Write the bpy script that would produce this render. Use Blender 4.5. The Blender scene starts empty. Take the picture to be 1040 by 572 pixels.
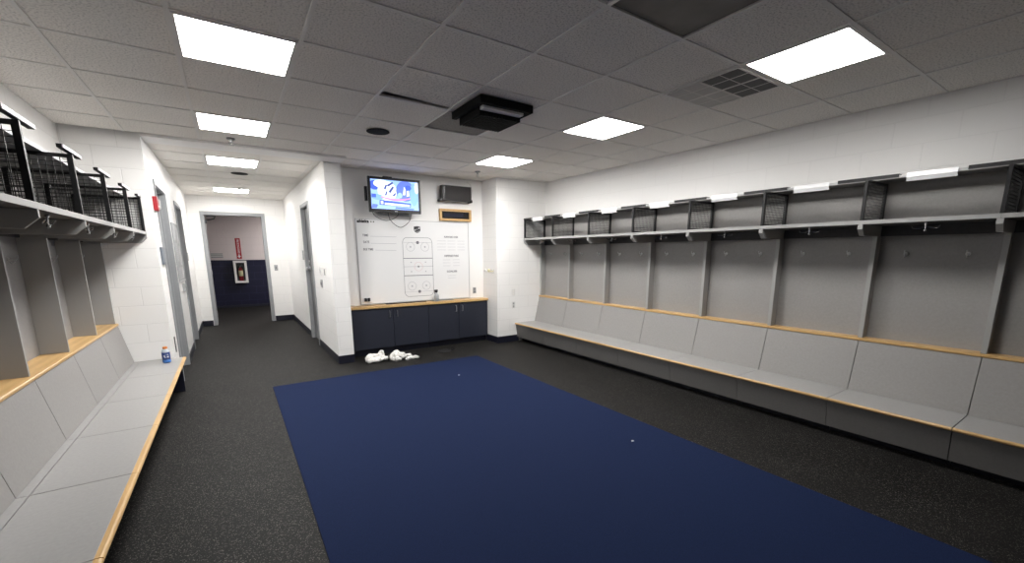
import bpy, bmesh, math, random
from mathutils import Vector, Matrix
random.seed(7)
C = bpy.context.scene.collection
PI = math.pi

# ------------------------------------------------------------------ constants of the room
ZC = 2.744                    # ceiling
XR, XL = 4.752, -1.231        # right and left room walls
YLE = 5.922                   # end wall behind the left lockers
YRE = 6.10                    # return wall behind the right lockers
YCOL = 6.19                   # front of the wall stub between hall and alcove
YA = 6.58                     # alcove back wall
XAL, XAR = 1.362, 3.735        # alcove sides
HL, HR = -0.63, 1.152         # hall walls
YH = 11.2                     # end wall of the hall
YCOR = 14.65                  # far corridor wall
YB = -2.4                     # where the modelled part of the room stops behind the camera
GX, GY, T = -0.744, 2.918, 0.61   # ceiling grid

# ------------------------------------------------------------------ mesh helpers
class MB:
    def __init__(self): self.bm = bmesh.new()
    def face(self, pts):
        vs = [self.bm.verts.new(p) for p in pts]
        return self.bm.faces.new(vs)
    def box(self, x0, x1, y0, y1, z0, z1):
        if x0 > x1: x0, x1 = x1, x0
        if y0 > y1: y0, y1 = y1, y0
        if z0 > z1: z0, z1 = z1, z0
        v = [self.bm.verts.new(p) for p in ((x0,y0,z0),(x1,y0,z0),(x1,y1,z0),(x0,y1,z0),(x0,y0,z1),(x1,y0,z1),(x1,y1,z1),(x0,y1,z1))]
        for f in ((0,3,2,1),(4,5,6,7),(0,1,5,4),(1,2,6,5),(2,3,7,6),(3,0,4,7)):
            self.bm.faces.new([v[i] for i in f])
        return self
    def prism(self, poly, axis, a, b):
        """poly: 2D points; extruded along axis ('x': (y,z), 'y': (x,z), 'z': (x,y)) from a to b."""
        def P(p, t):
            return {'x': (t, p[0], p[1]), 'y': (p[0], t, p[1]), 'z': (p[0], p[1], t)}[axis]
        lo = [self.bm.verts.new(P(p, a)) for p in poly]; hi = [self.bm.verts.new(P(p, b)) for p in poly]
        n = len(poly)
        self.bm.faces.new(lo); self.bm.faces.new(list(reversed(hi)))
        for i in range(n):
            self.bm.faces.new((lo[i], hi[i], hi[(i+1) % n], lo[(i+1) % n]))
        return self
    def tube(self, pts, r, seg=8, closed=False):
        pts = [Vector(p) for p in pts]; n = len(pts); rings = []
        prev = None
        for i, p in enumerate(pts):
            a = pts[(i-1) % n] if (closed or i > 0) else p
            b = pts[(i+1) % n] if (closed or i < n-1) else p
            t = (b-a).normalized()
            ref = Vector((0,0,1)) if abs(t.z) < .9 else Vector((1,0,0))
            if prev is None: u = t.cross(ref).normalized()
            else: u = (prev - t*prev.dot(t)).normalized()
            prev = u; w = t.cross(u)
            rings.append([self.bm.verts.new(p + u*(r*math.cos(2*PI*k/seg)) + w*(r*math.sin(2*PI*k/seg))) for k in range(seg)])
        m = n if closed else n-1
        for i in range(m):
            A, B = rings[i], rings[(i+1) % n]
            for k in range(seg):
                self.bm.faces.new((A[k], A[(k+1) % seg], B[(k+1) % seg], B[k]))
        if not closed:
            self.bm.faces.new(list(reversed(rings[0]))); self.bm.faces.new(rings[-1])
        return self
    def lathe(self, prof, cx, cy, seg=24, axis='z', c3=0.0):
        """prof: (radius, height); axis z: centre (cx,cy); axis y: centre (x=cx, z=cy); axis x: centre (y=cx, z=cy)."""
        rings = []
        for (r, h) in prof:
            ring = []
            for k in range(seg):
                a, b = r*math.cos(2*PI*k/seg), r*math.sin(2*PI*k/seg)
                p = {'z': (cx+a, cy+b, h), 'y': (cx+a, h, cy+b), 'x': (h, cx+a, cy+b)}[axis]
                ring.append(self.bm.verts.new(p))
            rings.append(ring)
        for A, B in zip(rings, rings[1:]):
            for k in range(seg):
                self.bm.faces.new((A[k], A[(k+1) % seg], B[(k+1) % seg], B[k]))
        self.bm.faces.new(list(reversed(rings[0]))); self.bm.faces.new(rings[-1])
        return self
    def mesh(self, me, M):
        for f in [None]:
            vs = [self.bm.verts.new(M @ v.co) for v in me.vertices]
            for p in me.polygons:
                try: self.bm.faces.new([vs[i] for i in p.vertices])
                except ValueError: pass
        return self

def setprops(o, label=None, cat=None, group=None, kind=None):
    if label: o['label'] = label
    if cat: o['category'] = cat
    if group: o['group'] = group
    if kind: o['kind'] = kind
    return o

def obj(name, mb, m, parent=None, smooth=False, bevel=0, recalc=True):
    me = bpy.data.meshes.new(name)
    if recalc: bmesh.ops.recalc_face_normals(mb.bm, faces=mb.bm.faces[:])
    if parent is not None:
        mw = world_loc(parent)
        bmesh.ops.translate(mb.bm, verts=mb.bm.verts[:], vec=-mw)
    mb.bm.to_mesh(me); mb.bm.free()
    for mm in (m if isinstance(m, (list, tuple)) else [m]): me.materials.append(mm)
    if smooth:
        for p in me.polygons: p.use_smooth = True
    o = bpy.data.objects.new(name, me); C.objects.link(o)
    if parent is not None: o.parent = parent
    if bevel:
        b = o.modifiers.new('Bevel', 'BEVEL'); b.width = bevel; b.segments = 2; b.limit_method = 'ANGLE'; b.angle_limit = math.radians(40)
    return o
def world_loc(o):
    v = Vector((0,0,0))
    while o is not None:
        v = v + Vector(o.location); o = o.parent
    return v
def thing(name, label, cat, loc, group=None):
    o = bpy.data.objects.new(name, None); C.objects.link(o); o.location = loc
    o.empty_display_size = .05
    return setprops(o, label, cat, group)
def struct(name, mb, m, parent=None, **k):
    o = obj(name, mb, m, parent, **k)
    if parent is None: o['kind'] = 'structure'
    return o
def text_mesh(s, size, bold=0.0, align='CENTER', width=None):
    cu = bpy.data.curves.new('lettering', 'FONT'); cu.body = s; cu.size = size; cu.align_x = align; cu.align_y = 'CENTER'
    cu.offset = bold; cu.resolution_u = 3
    o = bpy.data.objects.new('lettering', cu); C.objects.link(o)
    dg = bpy.context.evaluated_depsgraph_get(); dg.update()
    me = bpy.data.meshes.new_from_object(o.evaluated_get(dg))
    bpy.data.objects.remove(o); bpy.data.curves.remove(cu)
    if width:
        xs = [v.co.x for v in me.vertices]
        k = width/(max(xs)-min(xs))
        for v in me.vertices: v.co.x *= k
    return me
RX90 = Matrix.Rotation(PI/2, 4, 'X')         # text standing up, read from -y

# ------------------------------------------------------------------ materials
def newmat(name):
    m = bpy.data.materials.new(name); m.use_nodes = True
    nt = m.node_tree; b = nt.nodes['Principled BSDF']
    return m, nt, b
def mat(name, col, rough=.5, metal=0, var=0, vscale=20, bump=0, bscale=200, spec=.5, coat=0):
    m, nt, b = newmat(name)
    b.inputs['Base Color'].default_value = (*col, 1); b.inputs['Roughness'].default_value = rough
    b.inputs['Metallic'].default_value = metal; b.inputs['Specular IOR Level'].default_value = spec
    tc = nt.nodes.new('ShaderNodeTexCoord')
    if var:
        n = nt.nodes.new('ShaderNodeTexNoise'); n.inputs['Scale'].default_value = vscale; n.inputs['Detail'].default_value = 5
        nt.links.new(tc.outputs['Object'], n.inputs['Vector'])
        r = nt.nodes.new('ShaderNodeMapRange'); r.inputs[1].default_value = .3; r.inputs[2].default_value = .7
        r.inputs[3].default_value = 1-var; r.inputs[4].default_value = 1+var
        nt.links.new(n.outputs[0], r.inputs[0])
        mx = nt.nodes.new('ShaderNodeVectorMath'); mx.operation = 'SCALE'; mx.inputs[0].default_value = col
        nt.links.new(r.outputs[0], mx.inputs['Scale']); nt.links.new(mx.outputs[0], b.inputs['Base Color'])
    if bump:
        n = nt.nodes.new('ShaderNodeTexNoise'); n.inputs['Scale'].default_value = bscale; n.inputs['Detail'].default_value = 3
        nt.links.new(tc.outputs['Object'], n.inputs['Vector'])
        bp = nt.nodes.new('ShaderNodeBump'); bp.inputs['Strength'].default_value = bump; bp.inputs['Distance'].default_value = .002
        nt.links.new(n.outputs[0], bp.inputs['Height']); nt.links.new(bp.outputs[0], b.inputs['Normal'])
    return m
def emit(name, col, s):
    m, nt, b = newmat(name)
    b.inputs['Base Color'].default_value = (*[min(1, c) for c in col], 1)
    b.inputs['Emission Color'].default_value = (*col, 1); b.inputs['Emission Strength'].default_value = s
    b.inputs['Roughness'].default_value = .6
    return m
def block_mat(name, col, col_low=None, zsplit=0, ushift=.02, dark=.92):
    """painted concrete block: joints 0.4 x 0.2 in world space; optional lower colour below zsplit"""
    m, nt, b = newmat(name); L = nt.links.new; N = nt.nodes.new
    g = N('ShaderNodeNewGeometry'); sp = N('ShaderNodeSeparateXYZ'); L(g.outputs['Position'], sp.inputs[0])
    sn = N('ShaderNodeSeparateXYZ'); L(g.outputs['True Normal'], sn.inputs[0])
    ab = N('ShaderNodeMath'); ab.operation = 'ABSOLUTE'; L(sn.outputs[0], ab.inputs[0])
    gt = N('ShaderNodeMath'); gt.operation = 'GREATER_THAN'; gt.inputs[1].default_value = .5; L(ab.outputs[0], gt.inputs[0])
    mixu = N('ShaderNodeMix'); mixu.data_type = 'FLOAT'; L(gt.outputs[0], mixu.inputs[0]); L(sp.outputs[0], mixu.inputs[2]); L(sp.outputs[1], mixu.inputs[3])
    ad = N('ShaderNodeMath'); ad.inputs[1].default_value = ushift; L(mixu.outputs[0], ad.inputs[0])
    cb = N('ShaderNodeCombineXYZ'); L(ad.outputs[0], cb.inputs[0]); L(sp.outputs[2], cb.inputs[1])
    br = N('ShaderNodeTexBrick'); br.inputs['Scale'].default_value = 1; br.inputs['Brick Width'].default_value = .4; br.inputs['Row Height'].default_value = .2
    br.inputs['Mortar Size'].default_value = .005; br.inputs['Mortar Smooth'].default_value = .5
    L(cb.outputs[0], br.inputs['Vector'])
    mx = N('ShaderNodeMix'); mx.data_type = 'RGBA'
    mx.inputs[6].default_value = (*col, 1); mx.inputs[7].default_value = (*[c*dark for c in col], 1); L(br.outputs['Fac'], mx.inputs[0])
    out = mx.outputs[2]
    if col_low:
        lt = N('ShaderNodeMath'); lt.operation = 'LESS_THAN'; lt.inputs[1].default_value = zsplit; L(sp.outputs[2], lt.inputs[0])
        mx.inputs[6].default_value = (*col, 1)
        lo = N('ShaderNodeMix'); lo.data_type = 'RGBA'; lo.inputs[6].default_value = (*col_low, 1); lo.inputs[7].default_value = (*[min(1, c*2.0+.01) for c in col_low], 1); L(br.outputs['Fac'], lo.inputs[0])
        m2 = N('ShaderNodeMix'); m2.data_type = 'RGBA'; L(lt.outputs[0], m2.inputs[0]); L(out, m2.inputs[6]); L(lo.outputs[2], m2.inputs[7]); out = m2.outputs[2]
    L(out, b.inputs['Base Color'])
    nz = N('ShaderNodeTexNoise'); nz.inputs['Scale'].default_value = 90; nz.inputs['Detail'].default_value = 4; L(g.outputs['Position'], nz.inputs['Vector'])
    ht = N('ShaderNodeMath'); ht.operation = 'MULTIPLY_ADD'; ht.inputs[1].default_value = -1.0; L(br.outputs['Fac'], ht.inputs[0])
    ns = N('ShaderNodeMath'); ns.operation = 'MULTIPLY'; ns.inputs[1].default_value = .18; L(nz.outputs[0], ns.inputs[0]); L(ns.outputs[0], ht.inputs[2])
    bp = N('ShaderNodeBump'); bp.inputs['Strength'].default_value = .4; bp.inputs['Distance'].default_value = .003
    L(ht.outputs[0], bp.inputs['Height']); L(bp.outputs[0], b.inputs['Normal'])
    b.inputs['Roughness'].default_value = .45; b.inputs['Specular IOR Level'].default_value = .35
    return m
def rubber_mat():
    m, nt, b = newmat('speckled_rubber'); L = nt.links.new; N = nt.nodes.new
    g = N('ShaderNodeNewGeometry')
    v = N('ShaderNodeTexVoronoi'); v.inputs['Scale'].default_value = 245; L(g.outputs['Position'], v.inputs['Vector'])
    w = N('ShaderNodeSeparateColor'); L(v.outputs['Color'], w.inputs[0])
    r = N('ShaderNodeValToRGB'); e = r.color_ramp.elements
    r.color_ramp.interpolation = 'CONSTANT'
    e[0].position = 0; e[0].color = (.0040,.0038,.0036,1); e[1].position = .74; e[1].color = (.017,.016,.015,1)
    x = e.new(.915); x.color = (.095,.088,.080,1)
    L(w.outputs[0], r.inputs[0])
    n = N('ShaderNodeTexNoise'); n.inputs['Scale'].default_value = 3.0; n.inputs['Detail'].default_value = 4; L(g.outputs['Position'], n.inputs['Vector'])
    mr = N('ShaderNodeMapRange'); mr.inputs[1].default_value = .3; mr.inputs[2].default_value = .7; mr.inputs[3].default_value = .85; mr.inputs[4].default_value = 1.2; L(n.outputs[0], mr.inputs[0])
    sc = N('ShaderNodeVectorMath'); sc.operation = 'SCALE'; L(r.outputs[0], sc.inputs[0]); L(mr.outputs[0], sc.inputs['Scale']); L(sc.outputs[0], b.inputs['Base Color'])
    bp = N('ShaderNodeBump'); bp.inputs['Strength'].default_value = .25; bp.inputs['Distance'].default_value = .002; L(v.outputs['Distance'], bp.inputs['Height']); L(bp.outputs[0], b.inputs['Normal'])
    b.inputs['Roughness'].default_value = .62; b.inputs['Specular IOR Level'].default_value = .17
    return m
def tile_mat(name, col):
    m, nt, b = newmat(name); L = nt.links.new; N = nt.nodes.new
    g = N('ShaderNodeNewGeometry')
    n = N('ShaderNodeTexNoise'); n.inputs['Scale'].default_value = 92; n.inputs['Detail'].default_value = 5; n.inputs['Roughness'].default_value = .7; L(g.outputs['Position'], n.inputs['Vector'])
    r = N('ShaderNodeValToRGB'); e = r.color_ramp.elements
    e[0].position = .38; e[0].color = (*[c*.60 for c in col],1); e[1].position = .50; e[1].color = (*col,1)
    L(n.outputs[0], r.inputs[0]); L(r.outputs[0], b.inputs['Base Color'])
    bp = N('ShaderNodeBump'); bp.inputs['Strength'].default_value = .35; bp.inputs['Distance'].default_value = .003; L(n.outputs[0], bp.inputs['Height']); L(bp.outputs[0], b.inputs['Normal'])
    b.inputs['Roughness'].default_value = .9; b.inputs['Specular IOR Level'].default_value = .1
    return m
def wood_mat():
    m, nt, b = newmat('maple_edge'); L = nt.links.new; N = nt.nodes.new
    tc = N('ShaderNodeTexCoord'); mp = N('ShaderNodeMapping'); mp.inputs['Scale'].default_value = (9, .9, 14); L(tc.outputs['Object'], mp.inputs[0])
    n = N('ShaderNodeTexNoise'); n.inputs['Scale'].default_value = 4; n.inputs['Detail'].default_value = 6; L(mp.outputs[0], n.inputs['Vector'])
    r = N('ShaderNodeValToRGB'); e = r.color_ramp.elements; e[0].position = .3; e[0].color = (.50,.30,.115,1); e[1].position = .7; e[1].color = (.66,.43,.19,1)
    L(n.outputs[0], r.inputs[0]); L(r.outputs[0], b.inputs['Base Color']); b.inputs['Roughness'].default_value = .35
    return m

M = {}
M['block'] = block_mat('painted_block', (.87,.86,.845))
M['block_soft'] = block_mat('painted_block_smooth', (.87,.86,.845), dark=.965)
M['corridor'] = block_mat('two_tone_block', (.66,.60,.59), (.0075,.0085,.032), 1.37)
M['plaster'] = mat('smooth_paint', (.85,.84,.825), .55, bump=.05, bscale=60)
M['rubber'] = rubber_mat()
M['tile'] = tile_mat('ceiling_tile', (.90,.865,.815))
M['tile_stain'] = tile_mat('stained_tile', (.36,.345,.32))
M['bar'] = mat('grid_bar', (.80,.775,.74), .45)
M['panel_dark'] = mat('dark_panel', (.20,.185,.165), .6, var=.18, vscale=5)
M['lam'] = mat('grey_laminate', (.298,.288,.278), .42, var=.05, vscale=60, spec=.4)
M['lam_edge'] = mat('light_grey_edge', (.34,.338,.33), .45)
M['lam_front'] = mat('charcoal_laminate', (.125,.121,.117), .5, var=.05, vscale=60)
M['shelf'] = mat('shaded_shelf_board', (.070,.068,.066), .6, var=.1, vscale=30)  # grey shelf board darkened, under-shelf shade put into the colour
M['seat'] = mat('seat_laminate', (.33,.325,.32), .36, var=.05, vscale=60, spec=.5)
M['wood'] = wood_mat()
M['black'] = mat('black_metal', (.012,.012,.013), .4)
M['void_black'] = mat('matt_black_enamel', (.006,.006,.006), .75, spec=.15)
M['wire'] = mat('dark_wire', (.03,.03,.03), .35, .6)
M['steel'] = mat('brushed_steel', (.55,.55,.56), .3, .9)
M['chrome'] = mat('chrome_hook', (.62,.62,.64), .2, 1)
M['plate'] = mat('white_plate', (.80,.80,.80), .25)
M['rail'] = mat('grey_rail', (.50,.50,.50), .4)
M['navy'] = mat('navy_laminate', (.017,.020,.033), .5, var=.08, vscale=30)
M['base'] = mat('navy_vinyl_base', (.010,.011,.022), .4)
M['mat'] = mat('navy_carpet', (.0088,.0165,.052), .9, var=.22, vscale=260, bump=.5, bscale=420, spec=.1)
M['doorgrey'] = mat('grey_door_paint', (.30,.31,.32), .45)
M['doorleaf'] = mat('grey_door_leaf', (.17,.175,.18), .5)
M['light'] = {k: emit('light_diffuser_'+k, (1,.985,.96), v) for k, v in (('near', 10.5), ('mid', 15.5), ('far', 21), ('hall', 15))}
M['white'] = mat('white_plastic', (.75,.74,.72), .4)
M['greyp'] = mat('grey_plastic', (.32,.33,.33), .4)
M['bluegrey'] = mat('blue_grey_plastic', (.15,.17,.20), .4)
M['red'] = mat('signal_red', (.36,.014,.022), .4)
M['board'] = mat('whiteboard_surface', (.80,.80,.80), .3, spec=.4)
M['alu'] = mat('aluminium_trim', (.55,.55,.56), .35, .6)
M['ink'] = mat('black_ink', (.01,.01,.012), .5)
M['line'] = mat('grey_print', (.16,.16,.18), .5)
M['faint'] = mat('faint_print', (.45,.45,.48), .5)
M['redline'] = mat('faint_red_print', (.70,.52,.53), .5)
M['towel'] = mat('white_terry', (.78,.77,.74), .95, bump=.8, bscale=160, spec=.05)
M['glassdark'] = mat('dark_void', (.006,.006,.007), .25)
M['closer'] = mat('closer_grey', (.06,.062,.066), .45)
M['paper'] = mat('notice_paper', (.42,.425,.43), .6)
M['orange'] = mat('orange_cap', (.72,.22,.03), .4)
M['blue_l'] = mat('blue_label', (.015,.05,.22), .4)
M['cream'] = mat('cream_label', (.72,.66,.42), .5)
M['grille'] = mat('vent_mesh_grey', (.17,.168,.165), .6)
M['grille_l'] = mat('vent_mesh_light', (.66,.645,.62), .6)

# ------------------------------------------------------------------ camera
F, CY = 427.513, 337.056
yaw, pit, rol, hc = .5841, .1853, -.0036, 1.544
c, s, cp, sp_ = math.cos(yaw), math.sin(yaw), math.cos(pit), math.sin(pit)
r0 = Vector((c, -s, 0)); f0 = Vector((s*cp, c*cp, -sp_)); u0 = Vector((s*sp_, c*sp_, cp))
r1 = r0*math.cos(rol) + u0*math.sin(rol); u1 = -r0*math.sin(rol) + u0*math.cos(rol)
cam = bpy.data.cameras.new('camera'); co = bpy.data.objects.new('camera', cam); C.objects.link(co)
mw = Matrix.Identity(4)
for i in range(3):
    mw[i][0], mw[i][1], mw[i][2] = r1[i], u1[i], -f0[i]
mw[2][3] = hc
co.matrix_world = mw
cam.sensor_fit = 'HORIZONTAL'; cam.sensor_width = 36; cam.lens = F/1040*36
cam.shift_y = (CY-286)/1040; cam.clip_start = .02
bpy.context.scene.camera = co

# ------------------------------------------------------------------ shell
W = .12
fl = MB(); fl.box(-1.6, 5.2, YB, 15, -.1, 0)
struct('floor', fl, M['rubber'])
struct('wall_right', MB().box(XR, XR+W, YB, YRE+.9, 0, ZC+.35), M['block_soft'])
struct('wall_rear', MB().box(XL-W, XR+W, YB-W, YB, 0, ZC+.35), mat('grey_rear_paint', (.10,.10,.10), .6))
struct('wall_left', MB().box(XL-W, XL, YB, YLE+W, 0, ZC+.35), M['block'])

# hall left wall: end of left lockers + two door openings
D1 = (6.44, 7.36, 2.33); D2 = (8.60, 9.52, 2.31)
w = MB()
w.box(XL, HL, YLE, YLE+.4, 0, ZC+.35)
w.box(HL-W*2, HL, YLE+.4, D1[0], 0, ZC+.35); w.box(HL-W*2, HL, D1[1], D2[0], 0, ZC+.35); w.box(HL-W*2, HL, D2[1], YH, 0, ZC+.35)
w.box(HL-W*2, HL, D1[0], D1[1], D1[2], ZC+.35); w.box(HL-W*2, HL, D2[0], D2[1], D2[2], ZC+.35)
struct('wall_hall_left', w, M['block'])
# hall right wall with one door
D3 = (7.73, 8.47, 2.33)
w = MB()
w.box(HR, XAL, YCOL, D3[0], 0, ZC+.35); w.box(HR, XAL, D3[1], YH, 0, ZC+.35); w.box(HR, XAL, D3[0], D3[1], D3[2], ZC+.35)
struct('wall_hall_right', w, M['block'])
# hall end wall with opening
DE = (-.364, .700, 2.368)
w = MB()
w.box(HL-W*2, DE[0], YH, YH+.15, 0, ZC+.35); w.box(DE[1], XAL, YH, YH+.15, 0, ZC+.35); w.box(DE[0], DE[1], YH, YH+.15, DE[2], ZC+.35)
struct('wall_hall_end', w, M['block'])
struct('wall_alcove', MB().box(XAL-.02, XAR+.02, YA, YA+W, 0, ZC+.35), M['plaster'])
struct('wall_return', MB().box(XAR, XR, YRE, YA+W, 0, ZC+.35), M['block'])
w = MB(); w.box(-1.6, 3.2, YCOR, YCOR+W, 0, ZC+.35)
struct('wall_corridor', w, M['corridor'])
w = MB(); w.box(-1.6, -1.48, YH+.15, YCOR, 0, ZC+.35); w.box(3.08, 3.2, YH+.15, YCOR, 0, ZC+.35)
struct('wall_corridor_side', w, M['corridor'])
struct('trim_1', MB().box(HL, XAL, 5.86, YCOL-.004, ZC-.022, ZC+.3).box(HL-.001, XAL, 5.85, 5.86, ZC-.01, ZC+.3), M['plaster'])

# baseboards
bh, bt = .115, .008
struct('baseboard_left', MB().box(HL, HL+bt, YLE, D1[0]-.06, 0, bh).box(HL, HL+bt, D1[1]+.06, D2[0]-.06, 0, bh).box(HL, HL+bt, D2[1]+.06, YH, 0, bh), M['base'])
struct('baseboard_right', MB().box(HR-bt, HR, YCOL-bt, D3[0]-.06, 0, bh).box(HR-bt, HR, D3[1]+.06, YH, 0, bh).box(HR, XAL, YCOL-bt, YCOL, 0, bh), M['base'])
struct('baseboard_end', MB().box(HL+bt, DE[0]-.065, YH-bt, YH, 0, bh).box(DE[1]+.065, HR-bt, YH-bt, YH, 0, bh), M['base'])
struct('baseboard_return', MB().box(XAR-bt, XAR, YRE-bt, YA-.1, 0, bh).box(XAR, XR-.58, YRE-bt, YRE, 0, bh), M['base'])

# ------------------------------------------------------------------ ceiling: tiles + grid bars, cells left open for lights and inserts
lights = {(1,0), (1,3), (6,0), (6,3), (6,-3)}           # cell = (column, row) of its low corner
special = {(3,0): 'slipped', (4,1): 'stain', (4,-3): 'panel', (6,-2): 'vent'}
def cell(i, j): return GX+T*i, GX+T*(i+1), GY+T*j, GY+T*(j+1)
def grid_ceiling(mt, mbar, x0, x1, y0, y1, ox, oy, skip):
    i0, i1 = math.floor((x0-ox)/T+1e-6), math.ceil((x1-ox)/T-1e-6)
    j0, j1 = math.floor((y0-oy)/T+1e-6), math.ceil((y1-oy)/T-1e-6)
    for i in range(i0, i1):
        for j in range(j0, j1):
            if (i, j) in skip: continue
            a, b, p, q = max(ox+T*i, x0), min(ox+T*(i+1), x1), max(oy+T*j, y0), min(oy+T*(j+1), y1)
            mt.box(a, b, p, q, ZC+.006, ZC+.022)
    hw = .011
    for i in range(i0, i1+1):
        X = ox+T*i
        if x0+.02 < X < x1-.02: mbar.box(X-hw, X+hw, y0, y1, ZC, ZC+.010)
    for j in range(j0, j1+1):
        Y = oy+T*j
        if y0+.02 < Y < y1-.02: mbar.box(x0, x1, Y-hw, Y+hw, ZC+.0004, ZC+.0096)
    return mt
mt, mbar = MB(), MB()
skip = lights | set(special) | {(6,-3)}
grid_ceiling(mt, mbar, XL, XR, YB, 5.86, GX, GY, skip)
# strip in front of the alcove, its rows carry on from the main grid
def strip(x0, x1, y0, y1):
    grid_ceiling(mt, mbar, x0, x1, y0, y1, GX, GY, {})
strip(XAL, XR, 5.86, YA)
mt2 = mt
grid_ceiling(mt2, mbar, HL, HR, YCOL-.004, YH, GX, 6.70, {(1,0), (1,5)})
struct('ceiling', mt2, M['tile'])
struct('trim_2', mbar, M['bar'])
struct('trim_3', MB().box(XL, XR, YB, YB+.02, ZC, ZC+.35).box(XL-.1, XR+.1, YB, YCOR+.2, ZC+.35, ZC+.40), M['plaster'])
struct('ceiling_corridor', MB().box(-1.6, 3.2, YH+.15, YCOR+.1, ZC, ZC+.02), M['tile'])

# light panels
def troffer(x0, x1, y0, y1, label, lit='far'):
    t = thing('ceiling_light', label, 'light', ((x0+x1)/2, (y0+y1)/2, ZC), 'square ceiling light panels')
    fr = MB(); fw = .018; z0, z1 = ZC-.002, ZC+.03
    fr.box(x0+.012, x0+.012+fw, y0+.012, y1-.012, z0, z1).box(x1-.012-fw, x1-.012, y0+.012, y1-.012, z0, z1)
    fr.box(x0+.012+fw, x1-.012-fw, y0+.012, y0+.012+fw, z0, z1).box(x0+.012+fw, x1-.012-fw, y1-.012-fw, y1-.012, z0, z1)
    obj('frame', fr, M['bar'], t)
    obj('diffuser', MB().box(x0+.012+fw, x1-.012-fw, y0+.012+fw, y1-.012-fw, ZC+.001, ZC+.012), M['light'][lit], t)
    obj('housing', MB().box(x0+.012, x1-.012, y0+.012, y1-.012, ZC+.03, ZC+.09), M['white'], t)
LL = {(1,0): 'large bright ceiling light panel at upper left, nearest of the left row',
      (1,3): 'ceiling light panel just before the hallway header beam',
      (6,-3): 'large bright ceiling light panel beside the vent grille at upper right',
      (6,0): 'middle ceiling light panel of the right row, right of the black ceiling unit',
      (6,3): 'farthest ceiling light panel of the right row, near the alcove sprinkler'}
for k in lights: troffer(*cell(*k), LL[k], 'near' if k[1] < 0 else ('mid' if k[1] == 0 else 'far'))
troffer(GX+T, GX+2*T, 6.70, 6.70+T, 'hallway ceiling light panel just past the header beam', 'hall')
troffer(GX+T, GX+2*T, 6.70+5*T, 6.70+6*T, 'far hallway ceiling light panel above the open door', 'hall')
# unseen panel added to brighten the corridor, hidden round the door head
t = thing('corridor_fill_light', 'added unseen fill light in the corridor beyond the open door', 'light', (1.9, 13.2, ZC))
obj('frame', MB().box(1.58, 2.22, 12.88, 13.52, ZC-.01, ZC-.001), M['bar'], t)
obj('diffuser', MB().box(1.6, 2.2, 12.9, 13.5, ZC-.014, ZC-.010), emit('corridor_fill_diffuser', (1,.95,.93), 22), t)

# slipped tile, stained tile, dark access panel
a, b, p, q = cell(3, 0)
o = obj('ceiling_tile', MB().prism([(a+.004,p+.004),(b-.004,p+.004),(b-.004,q-.028),(a+.004,q-.105)], 'z', ZC+.011, ZC+.026), M['tile'])
setprops(o, 'slipped ceiling tile with a dark gap along one edge', 'ceiling tile')
a, b, p, q = cell(4, 1)
o = obj('ceiling_tile', MB().box(a+.004, b-.004, p+.004, q-.004, ZC+.010, ZC+.024), M['tile_stain'])
setprops(o, 'grey stained ceiling tile next to the black louvred unit', 'ceiling tile')
a, b, p, q = cell(4, -3)
t = thing('access_panel', 'dark smooth ceiling panel at the top edge', 'ceiling panel', ((a+b)/2, (p+q)/2, ZC))
obj('panel', MB().box(a+.013, b-.013, p+.013, q-.013, ZC+.010, ZC+.02), M['panel_dark'], t)

# vent grille
a, b, p, q = cell(6, -2)
t = thing('ceiling_vent', 'square ceiling vent grille half dark and half pale', 'vent', ((a+b)/2, (p+q)/2, ZC))
x0, x1, y0, y1 = a+.013, b-.013, p+.013, q-.013; mx, my = (x0+x1)/2, (y0+y1)/2
fr = MB(); bw = .014
for X in (x0, mx-bw/2, x1-bw): fr.box(X, X+bw, y0, y1, ZC-.006, ZC+.006)
for Y in (y0, my-bw/2, y1-bw): fr.box(x0, x1, Y, Y+bw, ZC-.0055, ZC+.0055)
for (u0_, u1_) in ((x0, mx), (mx, x1)):
    fr.box((u0_+u1_)/2-.003, (u0_+u1_)/2+.003, y0, y1, ZC-.004, ZC+.004)
for (v0, v1) in ((y0, my), (my, y1)):
    fr.box(x0, x1, (v0+v1)/2-.003, (v0+v1)/2+.003, ZC-.0035, ZC+.0035)
obj('frame', fr, M['bar'], t)
def slats(xa, xb, ya, yb):
    m = MB(); n = 22
    for k in range(n):
        yy = ya+(yb-ya)*(k+.5)/n
        m.box(xa, xb, yy-.0038, yy+.0038, ZC-.002, ZC+.008)
    return m
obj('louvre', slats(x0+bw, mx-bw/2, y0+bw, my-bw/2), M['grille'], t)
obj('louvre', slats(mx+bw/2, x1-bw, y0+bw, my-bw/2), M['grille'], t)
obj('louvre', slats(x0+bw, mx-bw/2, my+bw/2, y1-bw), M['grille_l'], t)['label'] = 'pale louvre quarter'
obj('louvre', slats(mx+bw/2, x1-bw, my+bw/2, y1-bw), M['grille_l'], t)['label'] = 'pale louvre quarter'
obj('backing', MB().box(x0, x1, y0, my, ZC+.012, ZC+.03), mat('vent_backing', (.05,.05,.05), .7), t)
obj('backing', MB().box(x0, x1, my, y1, ZC+.012, ZC+.03), M['grille_l'], t)['label'] = 'pale half of the backing'

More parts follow.
